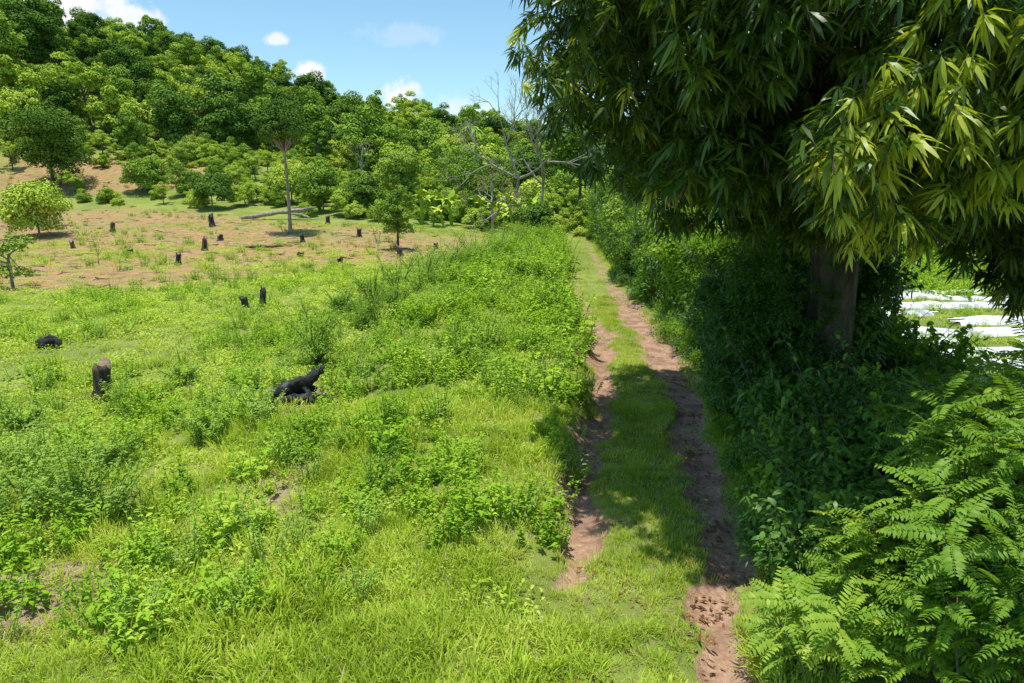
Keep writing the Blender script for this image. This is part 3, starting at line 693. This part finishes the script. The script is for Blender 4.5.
P=pts(200,-10,3,4,15,lambda x,y:soilmask(x,y)); n=len(P); scatter('stones',P,cR,rz(n,.1),R(.12,.45,n),rng.choice([0,1,2],n))

# ---------------------------------------------------------------- right-hand field: plastic mulch rows
g=Geo()
for r in range(12):
    y0=11.9+r*1.0+.03*r*r+random.uniform(-.12,.12); xs=np.arange(7.8,34,.25); ws=np.linspace(-1,1,9); Vv=[]
    for x in xs:
        hw=.24+.26*float(vn(x,y0,2.2,r+9))
        yc=y0+.06*(x-8)+.5*(float(vn(x,y0,5,3+r))-.5)
        for w in ws:
            yy=yc+w*hw
            Vv.append((x+.1*float(vn(x,yy,.3,4)),yy,float(H(x,yy))-.06+.15*(1-w**4)+.09*float(vn(x*1.0,yy,.45,r))))
    nn=len(ws); q=[(i*nn+j,(i+1)*nn+j,(i+1)*nn+j+1,i*nn+j+1) for i in range(len(xs)-1) for j in range(nn-1) if vn(xs[i]+.2*math.sin(j*2.3),y0,1.6,r+50)>.3]
    g.add(Vv,[q],.5)
g.obj('plastic_mulch_rows',[M_plastic],smooth=True)
def rf(x,y): return (x>6.5)*np.where((y>12)&(y<26),.55,1.)
P=pts(9000,6.5,45,11,52,lambda x,y:rf(x,y)*.9*np.interp(fbm(x,y,2,19),[.35,.6],[.3,1])); n=len(P)
scatter('right_field_plants',P,cW,rz(n),R(.5,1.2,n)*np.where(P[:,1]>25,1.6,.8),rng.choice([0,1,2,3,4,5],n))
P=pts(5000,6.5,45,11,52,lambda x,y:rf(x,y)*.9); n=len(P)
scatter('right_field_grass',P,cG,rz(n),R(.6,1.0,n),np.full(n,3))

# ---------------------------------------------------------------- sky, sun, camera
w=bpy.data.worlds.new('World'); sc.world=w; w.use_nodes=True; t=w.node_tree; N=t.nodes; L=t.links; N.clear()
sv=Vector((-.07,-.01,.99)).normalized(); el=math.asin(sv.z); az=math.atan2(sv.x,sv.y)
sk=N.new('ShaderNodeTexSky'); sk.sky_type='NISHITA'; sk.sun_disc=False; sk.sun_elevation=el; sk.sun_rotation=az; sk.air_density=1.0; sk.dust_density=.4; sk.ozone_density=2.0
tc=N.new('ShaderNodeTexCoord')
nz=noise(t,28,6,tc.outputs['Generated'],.6)
tot=None
for azd,eld,rd,sq,st in [(-31,12.2,4.0,.5,1),(-27.0,11.6,1.8,.45,.9),(-17.9,10.8,.9,.6,.8),(-15.4,8.9,1.3,.7,1),(-8.8,6.9,1.6,.8,1),(-8.6,11.6,3.0,.3,.2),(-22,15.5,4,.3,.3),(-4,5.9,3,.5,.5),(-12,6.0,3,.4,.4)]:
    a=math.radians(azd); e=math.radians(eld)
    vs=N.new('ShaderNodeVectorMath'); vs.operation='SUBTRACT'; L.new(tc.outputs['Generated'],vs.inputs[0]); vs.inputs[1].default_value=(math.sin(a)*math.cos(e),math.cos(a)*math.cos(e),math.sin(e))
    vm=N.new('ShaderNodeVectorMath'); vm.operation='MULTIPLY'; L.new(vs.outputs[0],vm.inputs[0]); vm.inputs[1].default_value=(1,1,1/sq)
    ln=N.new('ShaderNodeVectorMath'); ln.operation='LENGTH'; L.new(vm.outputs[0],ln.inputs[0])
    rr=math.radians(rd)
    d=mth(t,'ADD',mth(t,'DIVIDE',ln.outputs['Value'],rr),mth(t,'MULTIPLY',mth(t,'SUBTRACT',nz,.5),2.4))
    mk=mth(t,'MULTIPLY',mr(t,d,1.15,.45),st)
    tot=mk if tot is None else mth(t,'MAXIMUM',tot,mk)
tint=mixc(t,1.0,sk.outputs[0],(1.10,1.32,1.25),'MULTIPLY')
col=mixc(t,tot,tint,(7.2,7.3,7.4))
bg=N.new('ShaderNodeBackground'); L.new(col,bg.inputs[0]); bg.inputs[1].default_value=.14
o=N.new('ShaderNodeOutputWorld'); L.new(bg.outputs[0],o.inputs[0])
ld=bpy.data.lights.new('sun','SUN'); ld.energy=5.0; ld.angle=math.radians(.5); ld.color=(1,.96,.88)
lo=bpy.data.objects.new('sun',ld); sc.collection.objects.link(lo); lo.rotation_euler=sv.to_track_quat('Z','Y').to_euler(); lo.location=(0,0,60)
cd=bpy.data.cameras.new('camera'); cd.lens=24; cd.sensor_width=36; cd.clip_end=4000; cd.clip_start=.05
co=bpy.data.objects.new('camera',cd); sc.collection.objects.link(co); co.location=(0,0,4); co.rotation_euler=(math.radians(90-12.5),0,0); sc.camera=co
sc.view_settings.view_transform='Standard'; sc.view_settings.look='None'; sc.view_settings.exposure=0
